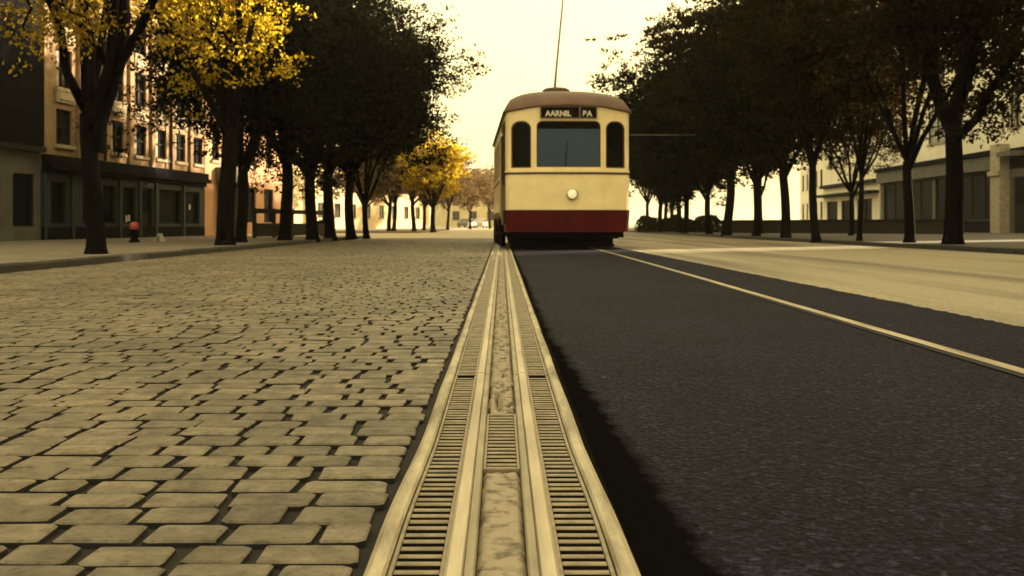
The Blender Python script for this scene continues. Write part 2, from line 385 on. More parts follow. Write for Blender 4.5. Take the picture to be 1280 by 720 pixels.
for s in (-1, 1):
    def outer(y, s=s):
        o = flare(y); i = o-.033; w = .0012*math.sin(y*5+s)+.0012*noise.noise(Vector((y*23,s*4,0)))+.0008*noise.noise(Vector((y*70,s*4,0)))
        p = [(i, -.07), (i, .004), (i+.004, .009), (o-.012+w, .012), (o-.003+w, .006), (o+w*1.0, -.07)]
        return [(s*x, z) for x, z in (p if s > 0 else p[::-1])]
    strip(outer, M['flange'], 'edge_flange', SEG)
    def head(y, s=s):
        p = [(.0545, -.07), (.0545, .008), (.057, .0115), (.077, .0115), (.0815, .008), (.0815, -.07)]
        return [(s*x, z) for x, z in (p if s > 0 else p[::-1])]
    strip(head, M['steel'], 'rail', SEG)
    def lip(y, s=s):
        p = [(.0385, -.07), (.0385, .003), (.041, .006), (.0535, .006), (.0535, -.07)]
        return [(s*x, z) for x, z in (p if s > 0 else p[::-1])]
    strip(lip, M['steel_dull'], 'rail_lip', SEG)
    # grates
    for (a, c) in ((-1, 3.283), (3.295, 14)):
        b = MB(); rg = random.Random(5)
        def inn(y): return flare(y)-.036
        y = a+.01
        # side bars
        for q in np.arange(a, c-.05, .1):
            q2 = min(q+.1, c)
            for x0, x1, f0, f1 in ((.0825, .0885, 0, 0), (None, None, 1, 1)):
                if f0 == 0: xs = [(x0, x1), (x0, x1)]
                else: xs = [(inn(q)-.006, inn(q)), (inn(q2)-.006, inn(q2))]
                v = [(s*xs[0][0], q, .003), (s*xs[0][1], q, .003), (s*xs[1][1], q2, .003), (s*xs[1][0], q2, .003)]
                v += [(x, yy, -.05) for x, yy, z in v]
                b.add(v, [(0,1,2,3),(0,4,5,1),(1,5,6,2),(2,6,7,3),(3,7,4,0)])
        while y < c-.03:
            w = .0150+rg.uniform(-.001, .001); xi = inn(y)-.006
            x0, x1 = (.0885, xi); e = rg.uniform(-.001, .001); zt = .0015+rg.uniform(-.0008,.0008)
            xa, xb = (s*x0, s*x1) if s > 0 else (s*x1, s*x0)
            b.bar(xa, xb, y+e, y+e+w, -.009, zt, .0018)
            y += .0345
        b.build('grate', [M['grate'], M['slot_shade']], td)
    b = MB(); b.box(min(s*.0825, s*.151), max(s*.0825, s*.151), 14.0, 80, -.06, .0); b.build('grate_cover', M['grate'], td)
# middle: cracked mortar, the little grate, then rubble
def mortar(name, y0, y1, seed, dx=.0085, rough=1., hole=.0):
    V = []; ny = max(2, int((y1-y0)/(.008 if y1 < 8 else .03))); nx = 9
    for j in range(ny+1):
        y = y0+(y1-y0)*j/ny
        for i in range(nx+1):
            x = -.0375+.075*i/nx
            h = noise.fractal(Vector((x*26+seed, y*22, 0)), 1., 2., 5)
            z = -.005+.0028*h*rough
            k = noise.noise(Vector((x*60+seed*3, y*38, 5)))
            if k > .22: z -= min(.024, .16*(k-.22))*rough
            if i in (0, nx): z -= .010
            V.append((x, y, z))
    Q = [(j*(nx+1)+i, j*(nx+1)+i+1, (j+1)*(nx+1)+i+1, (j+1)*(nx+1)+i) for j in range(ny) for i in range(nx)]
    me = npmesh(name, np.array(V), np.array(Q), M['infill'], True); link(name, me, td)
mortar('mortar_infill', -1, 2.03, 1, rough=.25); mortar('rubble_infill', 2.63, 14, 2, rough=1.5)
b = MB(); b.box(-.037,.037,14.0,80,-.06,-.004); b.build('infill_tail', M['infill'], td)
b = MB()
b.box(-.0372,-.032,2.035,2.625,-.05,.001); b.box(.032,.0372,2.035,2.625,-.05,.001)
b.box(-.0318,.0318,2.035,2.05,-.04,.002,.002); b.box(-.0318,.0318,2.61,2.625,-.04,.002,.002)
y = 2.066
while y < 2.6:
    b.bar(-.0318,.0318,y,y+.0165,-.009,.001,.0018); y += .036
b.build('centre_grate', [M['grate'], M['slot_shade']], td)
# the right-hand rail
def railx(y):
    K = [(-6,1.71),(3.4,1.762),(6,1.805),(10,1.87),(18,1.94),(30,1.95),(80,1.95)]
    return float(np.interp(y, [k[0] for k in K], [k[1] for k in K]))
tr = thing('tram_rail', 'single shiny steel rail with a dark groove crossing the asphalt right of the tram', 'rail')
def rbar(name, prof, m, y0, y1):
    b = MB(); yy = list(np.arange(y0, 20, .25))+list(np.arange(20, y1, 2.)); n = len(prof); vs = []; fs = []
    for q in yy:
        # smoothed line
        x = sum(railx(q+k*.8) for k in (-2,-1,0,1,2))/5
        vs += [(x+px, q, pz) for px, pz in prof]
    for i in range(len(yy)-1):
        for k in range(n-1): fs.append((i*n+k, (i+1)*n+k, (i+1)*n+k+1, i*n+k+1))
    b.add(vs, fs); b.build(name, m, tr)
rbar('rail_head', [(-.026,-.002),(-.025,.005),(-.021,.0075),(.02,.0075),(.025,.0055),(.027,.001)], M['steel'], -6, 70)
rbar('rail_groove', [(-.07,.0042),(-.0262,.0042)], M['void'], -6, 70); rbar('rail_joint', [(.0272,.004),(.037,.004)], M['void'], -6, 70)

# ------------------------------------------------------------------ tram
tram = thing('tram', 'vintage cream and red single-deck tram facing the camera on the track', 'tram', (1.344, 19.9, 0), R(2.0))
def offs(path, o):
    """offset an open plan path outward (towards the left of travel reversed)"""
    P = [Vector((p[0], p[1])) for p in path]; out = []
    for i, p in enumerate(P):
        n = Vector((0, 0))
        if i > 0: d = (P[i]-P[i-1]).normalized(); n += Vector((d.y, -d.x))
        if i < len(P)-1: d = (P[i+1]-P[i]).normalized(); n += Vector((d.y, -d.x))
        n.normalize(); 
        if 0 < i < len(P)-1:
            d = (P[i]-P[i-1]).normalized(); c = n.dot(Vector((d.y, -d.x))); n = n/max(.5, c)
        out.append((p.x+n.x*o, p.y+n.y*o))
    return out
W = 1.255; LEN = 9.2
FR = [(-W,.55),(-W,.30),(-W+.025,.215),(-W+.07,.165),(-.715,.045),(-.66,.030),(0,.0),(.66,.030),(.715,.045),(W-.07,.165),(W-.025,.215),(W,.30),(W,.55)]
BK = [(x, LEN-y) for x, y in FR[::-1]]
LOOP = FR+BK           # closed plan, counter-clockwise seen from above? (left rear -> front -> right -> rear)
def band(b, path, z0, z1, o, th=.03, o2=None):
    A = offs(path, o); I = offs(path, o-th); A2 = offs(path, o2) if o2 is not None else A
    vs = []; fs = []; n = 4
    g0 = z0 if callable(z0) else (lambda x, y: z0); g1 = z1 if callable(z1) else (lambda x, y: z1)
    for p, a, a2, i in zip(path, A, A2, I):
        h0, h1 = g0(*p), g1(*p); vs += [(a2[0],a2[1],h0),(a[0],a[1],h1),(i[0],i[1],h1),(i[0],i[1],h0)]
    for k in range(len(path)-1):
        for j in range(4): fs.append((k*4+j, (k+1)*4+j, (k+1)*4+(j+1) % 4, k*4+(j+1) % 4))
    fs.append((3,2,1,0)); fs.append(tuple(len(vs)-4+j for j in range(4)))
    b.add(vs, fs)
closed = LOOP+[LOOP[0]]
def ztop(x, y):       # the cant rail: arched over the ends, level along the sides
    return 2.775+(.125*(1-min(1, abs(x)/W)**2.6) if (y < .5 or y > LEN-.5) else 0)
# flat bay helper: local frame p0->p1 in plan, outward normal
def bay(p0, p1):
    d = Vector((p1[0]-p0[0], p1[1]-p0[1])); L = d.length; d.normalize(); n = Vector((d.y, -d.x))
    def f(s, z, o=0.): return (p0[0]+d.x*s+n.x*o, p0[1]+d.y*s+n.y*o, z)
    return f, L
def rrect(s0, s1, z0, z1, rt, rb, k=7):
    pts = []
    for (cx, cz, r, a0) in ((s1-rt, z1-rt, rt, 0), (s0+rt, z1-rt, rt, 90), (s0+rb, z0+rb, rb, 180), (s1-rb, z0+rb, rb, 270)):
        for i in range(k+1):
            a = R(a0+90*i/k); pts.append((cx+r*math.cos(a), cz+r*math.sin(a)))
    return pts
def outerpt(p, s0, s1, z0, z1, hs0, hs1, hz0, hz1):
    # map a hole point on the outer rectangle
    cx, cz = (hs0+hs1)/2, (hz0+hz1)/2; dx, dz = p[0]-cx, p[1]-cz
    ax = dx/((hs1-hs0)/2); az = dz/((hz1-hz0)/2); m = max(abs(ax), abs(az)); ax /= m; az /= m
    x = cx+(ax*(s1-cx) if ax > 0 else ax*(cx-s0)); z = cz+(az*(z1-cz) if az > 0 else az*(cz-z0))
    return (x, z)
def holed(b, f, s0, s1, z0, z1, h, rt, rb, o=0., depth=.05):
    H = rrect(*h, rt, rb); O = [outerpt(p, s0, s1, z0, z1, h[0], h[1], h[2], h[3]) for p in H]
    # snap nearest outer points to the corners
    for c in ((s0,z0),(s1,z0),(s0,z1),(s1,z1)):
        i = min(range(len(O)), key=lambda q: (O[q][0]-c[0])**2+(O[q][1]-c[1])**2); O[i] = c
    n = len(H); vs = [f(p[0],p[1],o) for p in O]+[f(p[0],p[1],o) for p in H]+[f(p[0],p[1],o-depth) for p in H]
    fs = []
    for k in range(n):
        k2 = (k+1) % n; fs += [(k, k2, n+k2, n+k), (n+k, n+k2, 2*n+k2, 2*n+k)]
    b.add(vs, fs)
def ring(b, f, h, rt, rb, wd, o0, o1):
    A = rrect(*h, rt, rb); I = rrect(h[0]+wd, h[1]-wd, h[2]+wd, h[3]-wd, max(.005, rt-wd), max(.005, rb-wd)); n = len(A)
    vs = [f(*p, o0) for p in A]+[f(*p, o1) for p in A]+[f(*p, o1) for p in I]+[f(*p, o0) for p in I]; fs = []
    for k in range(n):
        k2 = (k+1) % n
        for j in range(3): fs.append((j*n+k, j*n+k2, (j+1)*n+k2, (j+1)*n+k))
    b.add(vs, fs)
def fillp(b, f, h, rt, rb, o):
    A = rrect(*h, rt, rb); b.add([f(*p, o) for p in A], [tuple(range(len(A)))])
ZW0, ZW1 = 1.60, 2.64           # window zone
body = MB()
band(body, closed, .80, 1.545, 0.0)                 # cream dado (all round)
band(body, closed, 1.555, ZW0, .012)                # waist cream rail
band(body, closed, ZW1, ztop, 0.0)                 # letter board
# front & rear window bays
wins = []      # (f, hole, rt, kind)
for path in (FR, BK):
    segs = [(path[3], path[4], .085), (path[5], path[7], 0), (path[8], path[9], .085)]
    for j, (p0, p1, _) in enumerate(segs):
        f, L = bay(p0, p1)
        if j == 1: h = (L/2-.645, L/2+.645, 1.655, 2.585); rt, rb = .12, .02
        else:
            h = (L/2-.205, L/2+.205, 1.64, 2.585) ; rt, rb = .17, .02
        holed(body, f, 0, L, ZW0, ZW1, h, rt, rb); wins.append((f, h, rt, rb, j == 1, path is FR))
    # corner posts and mullions between the bays
    for a, c in ((0, 3), (4, 5), (7, 8), (9, 12)):
        band(body, path[a:c+1], ZW0, ZW1, 0.0)
# sides: 6 bays on either side
for sgn in (-1, 1):
    if sgn < 0: p0, p1 = BK[-1], FR[0]
    else: p0, p1 = FR[-1], BK[0]
    f, L = bay(p0, p1); nb = 7; st = L/nb
    for k in range(nb):
        s0, s1 = k*st, (k+1)*st
        if (sgn < 0 and k == nb-1) or (sgn > 0 and k == 0): pass
        h = (s0+.09, s1-.09, 1.66, 2.56); holed(body, f, s0, s1, ZW0, ZW1, h, .08, .02); wins.append((f, h, .08, .02, False, False))
body.build('body', M['cream'], tram)
b = MB(); band(b, closed, .355, .785, .02, th=.05, o2=-.015); b.build('skirt', M['red'], tram)
b = MB(); band(b, closed, 1.546, 1.5545, .02); band(b, closed, 1.512, 1.5455, .016); b.build('waist_moulding', M['brown'], tram)
b = MB(); band(b, closed, .785, .80, .026); b.build('skirt_moulding', M['brown'], tram)
for (f, h, rt, rb, ctr, front) in wins:
    b = MB(); ring(b, f, h, rt, rb, .022 if ctr else .028, -.045, -.012); wf = b.build('window_frame', M['brown'], tram)
    b = MB(); fillp(b, f, (h[0]+.01, h[1]-.01, h[2]+.01, h[3]-.01), rt-.01, .012, -.032)
    b.build('windscreen' if ctr and front else 'pane', M['windscreen'] if ctr else M['dark_glass'], wf)
    if ctr and front:
        b = MB(); n0 = h[3]-.16
        A = [p for p in rrect(h[0]+.022, h[1]-.022, h[2]+.022, h[3]-.022, rt-.022, .01) if p[1] > n0]
        A = [(h[0]+.022, n0)]+sorted(A, key=lambda p: (math.atan2(p[1]-n0, -(p[0]-(h[0]+h[1])/2))))[:]+[(h[1]-.022, n0)]
        b.add([f(*p, -.0285) for p in A], [tuple(range(len(A)))]); b.build('sun_blind', M['ink'], wf)
        c = (h[0]+h[1])/2
        b = MB(); b.tube([f(c-.06, h[2]+.005, -.018), f(c-.055, h[2]+.22, -.024), f(c-.01, h[2]+.55, -.026)], [.009,.008,.005], 6); b.build('wiper', M['black'], wf)
# inside: floor & dark bulkhead seen through nothing (opaque glass), so only a closed box
# roof
def roof(z0, H, o, y0, y1):
    P = offs(closed, o)[:-1]; T = 9; b = MB(); vs = []; fs = []; n = len(P)
    # the plan resampled along the sides
    Q = []
    for i in range(n):
        a = P[i]; c = P[(i+1) % n]; m = max(1, int(math.hypot(a[0]-c[0], a[1]-c[1])/.35))
        for k in range(m): Q.append((a[0]+(c[0]-a[0])*k/m, a[1]+(c[1]-a[1])*k/m))
    n = len(Q)
    lev = [(0., -.02), (0, 0)]+[(k/T, None) for k in range(1, T+1)]
    for t, zz in lev:
        for x, y in Q:
            sy = min(max(y, y0), y1); ze = ztop(x, y)+.012; z = ze+(H-ze)*math.sqrt(max(0, 1-(1-t)**2))
            if zz is not None: z = ze+zz
            vs.append((x*(1-t), y+(sy-y)*t, z))
    m = len(lev)
    for r in range(m-1):
        for k in range(n): fs.append((r*n+k, r*n+(k+1) % n, (r+1)*n+(k+1) % n, (r+1)*n+k))
    fs.append(tuple(range(n-1, -1, -1)))
    b.add(vs, fs); return b
rf = roof(2.90, 3.35, .055, 1.8, LEN-1.8).build('roof', M['roof'], tram, smooth=True)
b = MB(); band(b, closed, lambda x, y: ztop(x, y)-.024, lambda x, y: ztop(x, y)+.008, .03); b.build('roof_gutter', M['brown'], tram)
# trolley base and pole
px = -.11
b = MB(); b.lathe([(.0,3.33),(.31,3.33),(.30,3.45),(.24,3.49),(.0,3.50)], 20, (px+.03, 1.95, 0)); b.build('trolley_base', M['brown'], rf, smooth=False)
b = MB(); b.tube([(px, 1.95, 3.48), (px+.06, 2.3, 3.9), (px+.45, 4.7, 6.1), (px+.69, 6.3, 7.4)], [.032,.025,.021,.018], 8); pl = b.build('trolley_pole', M['brown'], tram)
b = MB(); b.lathe([(.02,-.03),(.07,-.025),(.05,0),(.07,.025),(.02,.03)], 14, (px+.70, 6.36, 7.46), 'x'); b.build('trolley_wheel', M['black'], pl)
# destination sign
b = MB(); b.box(-.555,.545,-.03,.02,2.645,2.852); sg = b.build('destination_sign', M['ink'], tram)
b = MB()
for x0, x1, z0, z1 in ((-.575,.565,2.852,2.864),(-.575,.565,2.631,2.645),(-.575,-.555,2.645,2.852),(.545,.565,2.645,2.852),(.20,.24,2.645,2.852)): b.box(x0,x1,-.036,.02,z0,z1)
b.build('sign_frame', M['roof'], sg)
def text(body, x, z, y, size, mat, parent, sx=1.):
    cu = bpy.data.curves.new('lettering', 'FONT'); cu.body = body; cu.size = size; cu.extrude = .002; cu.offset = .006
    o = bpy.data.objects.new('lettering', cu); COL.objects.link(o)
    dg = bpy.context.evaluated_depsgraph_get(); me = bpy.data.meshes.new_from_object(o.evaluated_get(dg))
    bpy.data.objects.remove(o); me.materials.clear(); me.materials.append(mat)
    q = link('lettering', me, parent); q.rotation_euler = (R(90), 0, 0); q.location = (x, y, z); q.scale = (sx, 1, 1)
text('AARNIL', -.47, 2.672, -.034, .15, M['letter'], sg, .98)
text('BA', .275, 2.672, -.034, .15, M['letter'], sg, 1.0)
# headlamp
hx, hz = .064, 1.115
b = MB(); b.lathe([(.0,0),(.10,0),(.118,.03),(.118,.075),(.098,.09),(.098,.07),(.0,.07)], 24, (hx, .01, hz), 'y'); hl = b.build('headlamp', M['chrome'], tram, smooth=False)
b = MB(); b.lathe([(.098,.066),(.085,.088),(.05,.102),(.0,.106)], 24, (hx, .01, hz), 'y'); b.build('lens', M['lens'], hl, smooth=True)
# front door on the left of the platform, in brown wood, with a handrail
f, L = bay((-W, 1.75), (-W, .42))
b = MB(); 
for s0, s1 in ((.02,.62),(.66,1.24)):
    holed(b, f, s0, s1, .52, 2.55, (s0+.08, s1-.08, 1.35, 2.40), .03, .03, .035)
b.box(-W-.035,-W+.02,.50,1.73,.50,.52); b.box(-W-.034,-W+.02,.50,1.73,2.55,2.62)
dr = b.build('door', M['brown'], tram)
b = MB()
for s0, s1 in ((.02,.62),(.66,1.24)): fillp(b, f, (s0+.07, s1-.07, 1.34, 2.41), .03, .03, .01)
b.build('pane', M['dark_glass'], dr)
b = MB(); b.tube([(-W-.035,.62,.62),(-W-.09,.62,.68),(-W-.09,.62,2.3),(-W-.035,.62,2.36)], .02, 8); b.build('handrail', M['chrome'], dr)
b = MB(); b.box(-W-.16,-W+.0,.5,1.7,.30,.335); b.build('step', M['black'], tram)
# underframe, apron and trucks
b = MB(); b.box(-1.15,1.15,.30,LEN-.3,.24,.42); b.build('underframe', M['black'], tram)
b = MB(); b.add([(-1.22,.42,.34),(1.16,.42,.34),(1.06,.46,.22),(-1.20,.44,.12)]+[(-1.22,.52,.34),(1.16,.52,.34),(1.06,.54,.22),(-1.20,.54,.12)],
      [(0,3,2,1),(4,5,6,7),(0,1,5,4),(1,2,6,5),(2,3,7,6),(3,0,4,7)])
b.box(-1.12,.98,.62,.70,.045,.26); b.box(-1.14,1.0,.56,.62,.06,.11)
b.build('lifeguard', M['black'], tram)
for y in (1.9, 3.6, 5.8, 7.4):
    b = MB(); b.tube([(-1.22,y,.33),(.70,y,.33)], .05, 8); ax = b.build('axle', M['black'], tram)
    for x in (-1.25, .67):
        b = MB(); b.lathe([(.05,-.05),(.30,-.05),(.335,-.045),(.335,-.02),(.315,-.015),(.312,.05),(.26,.052),(.24,.03),(.08,.03),(.05,.06)], 26, (x, y, .335), 'x'); b.build('wheel', M['black'], ax)
b = MB(); b.tube([(0,-.01,.30),(0,-.12,.30)], .05, 10); b.box(-.1,.1,-.16,-.12,.25,.35); b.build('coupler', M['black'], tram)

# ------------------------------------------------------------------ buildings
def facade_building(name, label, cat, p0, p1, height, depth, side, rows, wallmat, z0=.08, rowmats=None, extra=None, group=None, roofmat=None):
    """p0->p1 plan line of the street front (looking at it, p0 left), rows=[(zlo,zhi,[(s0,s1)],kind)], wall bands by height in rowmats"""
    d = Vector((p1[0]-p0[0], p1[1]-p0[1])); L = d.length; ang = math.atan2(d.y, d.x)
    root = thing(name, label, cat, (p0[0], p0[1], 0), ang, group)
    # local frame: x along the front, -y is outward
    bands = rowmats or [(z0, height, wallmat, 'wall')]
    for (a, c, m, nm) in bands:
        b = MB()
        xs = {0., L}; zs = {a, c}; ops = []
        for zl, zh, sp, k in rows:
            for s0, s1 in sp:
                if zl < c-.01 and zh > a+.01: ops.append((s0, s1, max(zl, a), min(zh, c))); xs |= {s0, s1}; zs |= {max(zl, a), min(zh, c)}
        xs = sorted(xs); zs = sorted(zs)
        for i in range(len(xs)-1):
            for j in range(len(zs)-1):
                mx, mz = (xs[i]+xs[i+1])/2, (zs[j]+zs[j+1])/2
                if not any(o[0] < mx < o[1] and o[2] < mz < o[3] for o in ops):
                    b.quad((xs[i],0,zs[j]),(xs[i+1],0,zs[j]),(xs[i+1],0,zs[j+1]),(xs[i],0,zs[j+1]))
        for s0, s1, q0, q1 in ops:
            t = .16
            b.quad((s0,0,q0),(s0,t,q0),(s0,t,q1),(s0,0,q1)); b.quad((s1,0,q1),(s1,t,q1),(s1,t,q0),(s1,0,q0))
            b.quad((s0,0,q1),(s0,t,q1),(s1,t,q1),(s1,0,q1)); b.quad((s0,0,q0),(s1,0,q0),(s1,t,q0),(s0,t,q0))
        b.quad((0,0,a),(0,0,c),(0,depth,c),(0,depth,a)); b.quad((L,0,c),(L,0,a),(L,depth,a),(L,depth,c)); b.quad((0,depth,a),(0,depth,c),(L,depth,c),(L,depth,a))
        b.build(nm, m, root)
    b = MB(); b.box(-.1, L+.1, -.12, depth+.1, height, height+.22); b.build('roof', roofmat or M['slate'], root)
    rg = random.Random(int(L*100))
    for zl, zh, sp, k in rows:
        for s0, s1 in sp:
            if k == 'door':
                b = MB(); b.box(s0, s1, .10, .15, zl, zh); dd = b.build('door', M['frame_dark'], root)
                b = MB(); b.box(s0+.1, s1-.1, .085, .0995, zl+.5*(zh-zl), zh-.1); b.build('pane', M['shop_glass'], dd)
                continue
            w = .05
            b = MB(); b.box(s0+.002, s0+w, .06, .15, zl+.002, zh-.002); b.box(s1-w, s1-.002, .06, .15, zl+.002, zh-.002)
            b.box(s0+w, s1-w, .06, .15, zl+.002, zl+w); b.box(s0+w, s1-w, .06, .15, zh-w, zh-.002)
            if k == 'sash': b.box(s0+w, s1-w, .07, .15, (zl+zh)/2-.03, (zl+zh)/2+.03); b.box((s0+s1)/2-.02, (s0+s1)/2+.02, .075, .15, zl+w, zh-w)
            elif k == 'shop':
                nn = max(1, int((s1-s0)/1.6))
                for q in range(1, nn): b.box(s0+(s1-s0)*q/nn-.025, s0+(s1-s0)*q/nn+.025, .07, .15, zl+w, zh-w)
            wn = b.build('window' if k == 'sash' else 'shop_window', M['frame_dark'], root)
            b = MB(); b.quad((s0+w,.12,zl+w),(s1-w,.12,zl+w),(s1-w,.12,zh-w),(s0+w,.12,zh-w)); b.build('pane', M['pane'] if k == 'sash' else M['shop_glass'], wn)
            if k == 'sash':
                b = MB(); b.box(s0-.08, s1+.08, -.09, .0-.002, zl-.10, zl-.004); b.build('sill', M['stone_trim'], wn)
                if rg.random() < .6:
                    b = MB(); q = s0+w+rg.uniform(.05,.15); b.box(q, q+.16, .105, .118, zl+w, zh-w); b.build('curtain', M['curtain'], wn)
    return root, L
K = 1.3
def zk(z): return CAMH+(z-CAMH)*K
def lineL(d): return (-12.65+.115*(d-25.5), d)
# main brick building on the left
dA, dB = 27.0, 37.6
LL = (dB-dA)*math.hypot(.115,1)
def sd(d): return (d-dA)*math.hypot(.115,1)
cent = [28.1+1.5*i for i in range(7)]
w1 = [(sd(c-.40), sd(c+.40)) for c in cent if sd(c+.45) < LL]
g = [(.45,1.25),(2.1,2.9),(3.25,4.05),(4.4,5.3),(5.75,6.5),(7.0,8.7),(9.0,10.3)]
rows = [(2.75,3.75,w1,'sash'),(4.35,5.45,w1,'sash'),(6.05,7.15,w1,'sash'),(.52,1.72,[q for i, q in enumerate(g) if i != 4],'shop'),(.10,1.72,[g[4]],'door')]
bl, _ = facade_building('brick_building', 'tan brick building with tall windows over a dark green shopfront on the left', 'building', lineL(dA), lineL(dB), 8.6, 9, 1, rows, M['brick'],
    rowmats=[(.08,2.05,M['green_paint'],'shopfront'),(2.05,8.6,M['brick'],'wall')])
b = MB(); b.box(-.02,LL+.02,-.30,-.004,2.05,2.2); b.box(-.02,LL+.02,-.20,-.004,2.2,2.42); b.box(-.02,LL+.02,-.12,-.004,1.93,2.05); b.build('cornice', M['dark_paint_and_shade'], bl)
b = MB(); b.box(0,LL,-.28,-.004,8.3,8.55); b.build('eaves_cornice', M['stone_trim'], bl)
for s0, s1 in w1:
    for zz in (3.93, 5.62):
        b = MB(); b.box(s0-.06,s1+.06,-.07,-.004,zz,zz+.33); b.box(s0+.02,s1-.02,-.10,-.07,zz+.08,zz+.25); b.build('stone_apron', M['stone_trim'], bl)
for q in range(len(w1)-1):
    s = (w1[q][1]+w1[q+1][0])/2
    b = MB(); b.box(s-.10, s+.10, -.10, -.004, 2.43, 8.29); b.build('pilaster', M['brick'], bl)
for s in (.05, 1.45, 4.2, 5.5, 6.65, 8.8):
    b = MB(); b.box(s, s+.14, -.06, -.003, .09, 1.92); b.build('shop_pilaster', M['green_paint'], bl)
b = MB(); b.box(0,LL,-.05,-.0032,.085,.44); b.build('stall_riser', M['dark_paint_and_shade'], bl)
for s in (3.1, 7.6):
    b = MB(); b.tube([(s,-.16,2.45),(s,-.16,8.28)], .045, 8); b.build('drainpipe', M['frame_dark'], bl)
for s, z in ((5.02, .62), (4.85, .60), (9.6, 1.05)):
    b = MB(); b.box(s, s+.10, .095, .1, z, z+.2); b.build('notice', M['white_paint'], bl)
# neighbour coloured near-black for its shade, at the photo's left edge
bd, LD = facade_building('dark_building', 'building coloured blue-black for shade at the left edge with a stone ground floor', 'building', lineL(19.), lineL(26.95), 9.6, 9, 1,
    [(.45,1.85,[(.5,2.2),(3.2,5.0),(5.5,6.25),(6.75,7.75)],'shop'),(2.9,3.9,[(1.,1.8),(2.8,3.6),(4.6,5.4),(6.4,7.2)],'sash'),(4.8,5.9,[(1.,1.8),(2.8,3.6),(4.6,5.4),(6.4,7.2)],'sash')], M['dark_paint_and_shade'],
    rowmats=[(.08,2.45,M['grey_stone'],'ground_floor'),(2.45,9.6,M['dark_paint_and_shade'],'wall')])
b = MB(); b.box(5.2,LD-.02,-.12,-.004,2.62,8.8); b.build('bay_front', M['dark_paint_and_shade'], bd)
b = MB(); b.box(-.02,LD-.01,-.18,-.004,2.45,2.6); b.build('cornice', M['frame_dark'], bd)
# peach annexe further along
bp_, LP = facade_building('peach_building', 'peach rendered building with pillared doorway beyond the brick one', 'building', lineL(37.7), lineL(47), 7.4, 8, 1,
    [(.10,2.0,[(1.6,2.7)],'door'),(.6,2.1,[(4.2,5.4),(6.4,7.6)],'shop'),(3.0,4.4,[(.6,1.4),(2.6,3.4),(4.6,5.4),(6.6,7.4)],'sash'),(5.2,6.5,[(.6,1.4),(2.6,3.4),(4.6,5.4),(6.6,7.4)],'sash')], M['peach'])
for s in (1.2, 2.75):
    b = MB(); b.box(s,s+.32,-.35,-.004,.085,2.2); b.build('pillar', M['grey_stone'], bp_)
b = MB(); b.box(1.0,3.25,-.45,-.004,2.2,2.75,.03); b.build('porch_lintel', M['grey_stone'], bp_)
# cream building across the side street
cx0, cx1 = at(225, 66), at(372, 78)
facade_building('cream_building', 'pale cream block with big windows seen between the left tree trunks', 'building', (cx0, 63), (cx1, 80), 11, 12, 1,
    [(1.0,3.2,[(1+3.2*i,3.2+3.2*i) for i in range(5)],'sash'),(4.6,6.6,[(1+3.2*i,3.2+3.2*i) for i in range(5)],'sash'),(7.8,9.8,[(1+3.2*i,3.2+3.2*i) for i in range(5)],'sash')], M['render_cream'])
facade_building('long_pale_building', 'long low pale building behind the far trees left of the tram', 'building', (at(395,95), 92), (at(535,120), 122), 7.0, 10, 1,
    [(1.2,2.6,[(1.5+3.6*i,2.9+3.6*i) for i in range(8)],'sash'),(4.0,5.6,[(1.5+3.6*i,2.9+3.6*i) for i in range(8)],'sash')], M['render_cream'])
facade_building('street_end_block', 'hazy pale block closing the street far behind the tram', 'building', (at(556,190), 190), (at(700,196), 196), 9.5, 14, 1,
    [(z, z+1.7, [(1.5+3.4*i, 2.9+3.4*i) for i in range(6)], 'sash') for z in (1.4, 4.2, 7.0)], M['render_cream'])
# right hand white building with the dark shopfront
def lineR(d): return (25.7+.043*(d-51), d)
dR0, dR1 = 69.5, 44.0
LR = (dR0-dR1)*math.hypot(.043,1)
def sr(px):          # along-front coordinate of a photo column
    d = (25.7-.043*51)/((px-627)/F-.043); return (dR0-d)*math.hypot(.043,1)
br_, _ = facade_building('white_building', 'white rendered building over a long dark shopfront at the right edge', 'building', lineR(dR0), lineR(dR1), 14, 12, 1,
    [(.75,3.25,[(.5,4.6),(5.0,9.2),(9.6,sr(1247))],'shop'),(.10,2.9,[(sr(1266),sr(1266)+2.2)],'door'),(5.4,7.4,[(sr(1118),sr(1128)),(sr(1160),sr(1181)),(sr(1262),sr(1276))],'sash'),
     (8.9,10.9,[(sr(1118),sr(1128)),(sr(1160),sr(1181)),(sr(1215),sr(1232)),(sr(1262),sr(1276))],'sash')], M['render_white'],
    rowmats=[(.08,3.3,M['grey_stone'],'shopfront'),(3.3,4.35,M['dark_paint_and_shade'],'fascia'),(4.35,14,M['render_white'],'wall')])
b = MB(); b.box(0,sr(1249),-.5,-.004,4.12,4.36); b.build('cornice', M['dark_paint_and_shade'], br_)
b = MB(); b.box(0,sr(1249),-.35,-.004,3.36,4.1); b.build('fascia_board', M['grey_stone'], br_)
b = MB(); b.box(sr(1250),sr(1262),-.5,-.004,.085,4.6); b.box(sr(1249),sr(1263),-.62,-.5,3.0,3.25); b.build('pier', M['stone_trim'], br_)
b = MB(); b.box(0,sr(1249),-.1,-.0045,.085,.72); b.build('stall_riser', M['dark_paint_and_shade'], br_)
b = MB(); b.box(sr(1263),sr(1280),-.7,-.004,3.9,4.15); b.build('balcony', M['grey_stone'], br_)
facade_building('shade_block', 'white rendered block added outside the right edge of the view to shade the road', 'building', lineR(33), lineR(6), 14, 12, 1,  # unseen block added to keep the low sun off the near road
    [(.75,3.25,[(.6+4.5*i,4.4+4.5*i) for i in range(5)],'shop'),(5.4,7.4,[(1.6+3*i,2.9+3*i) for i in range(8)],'sash'),(8.9,10.9,[(1.6+3*i,2.9+3*i) for i in range(6)],'sash')], M['render_white'])
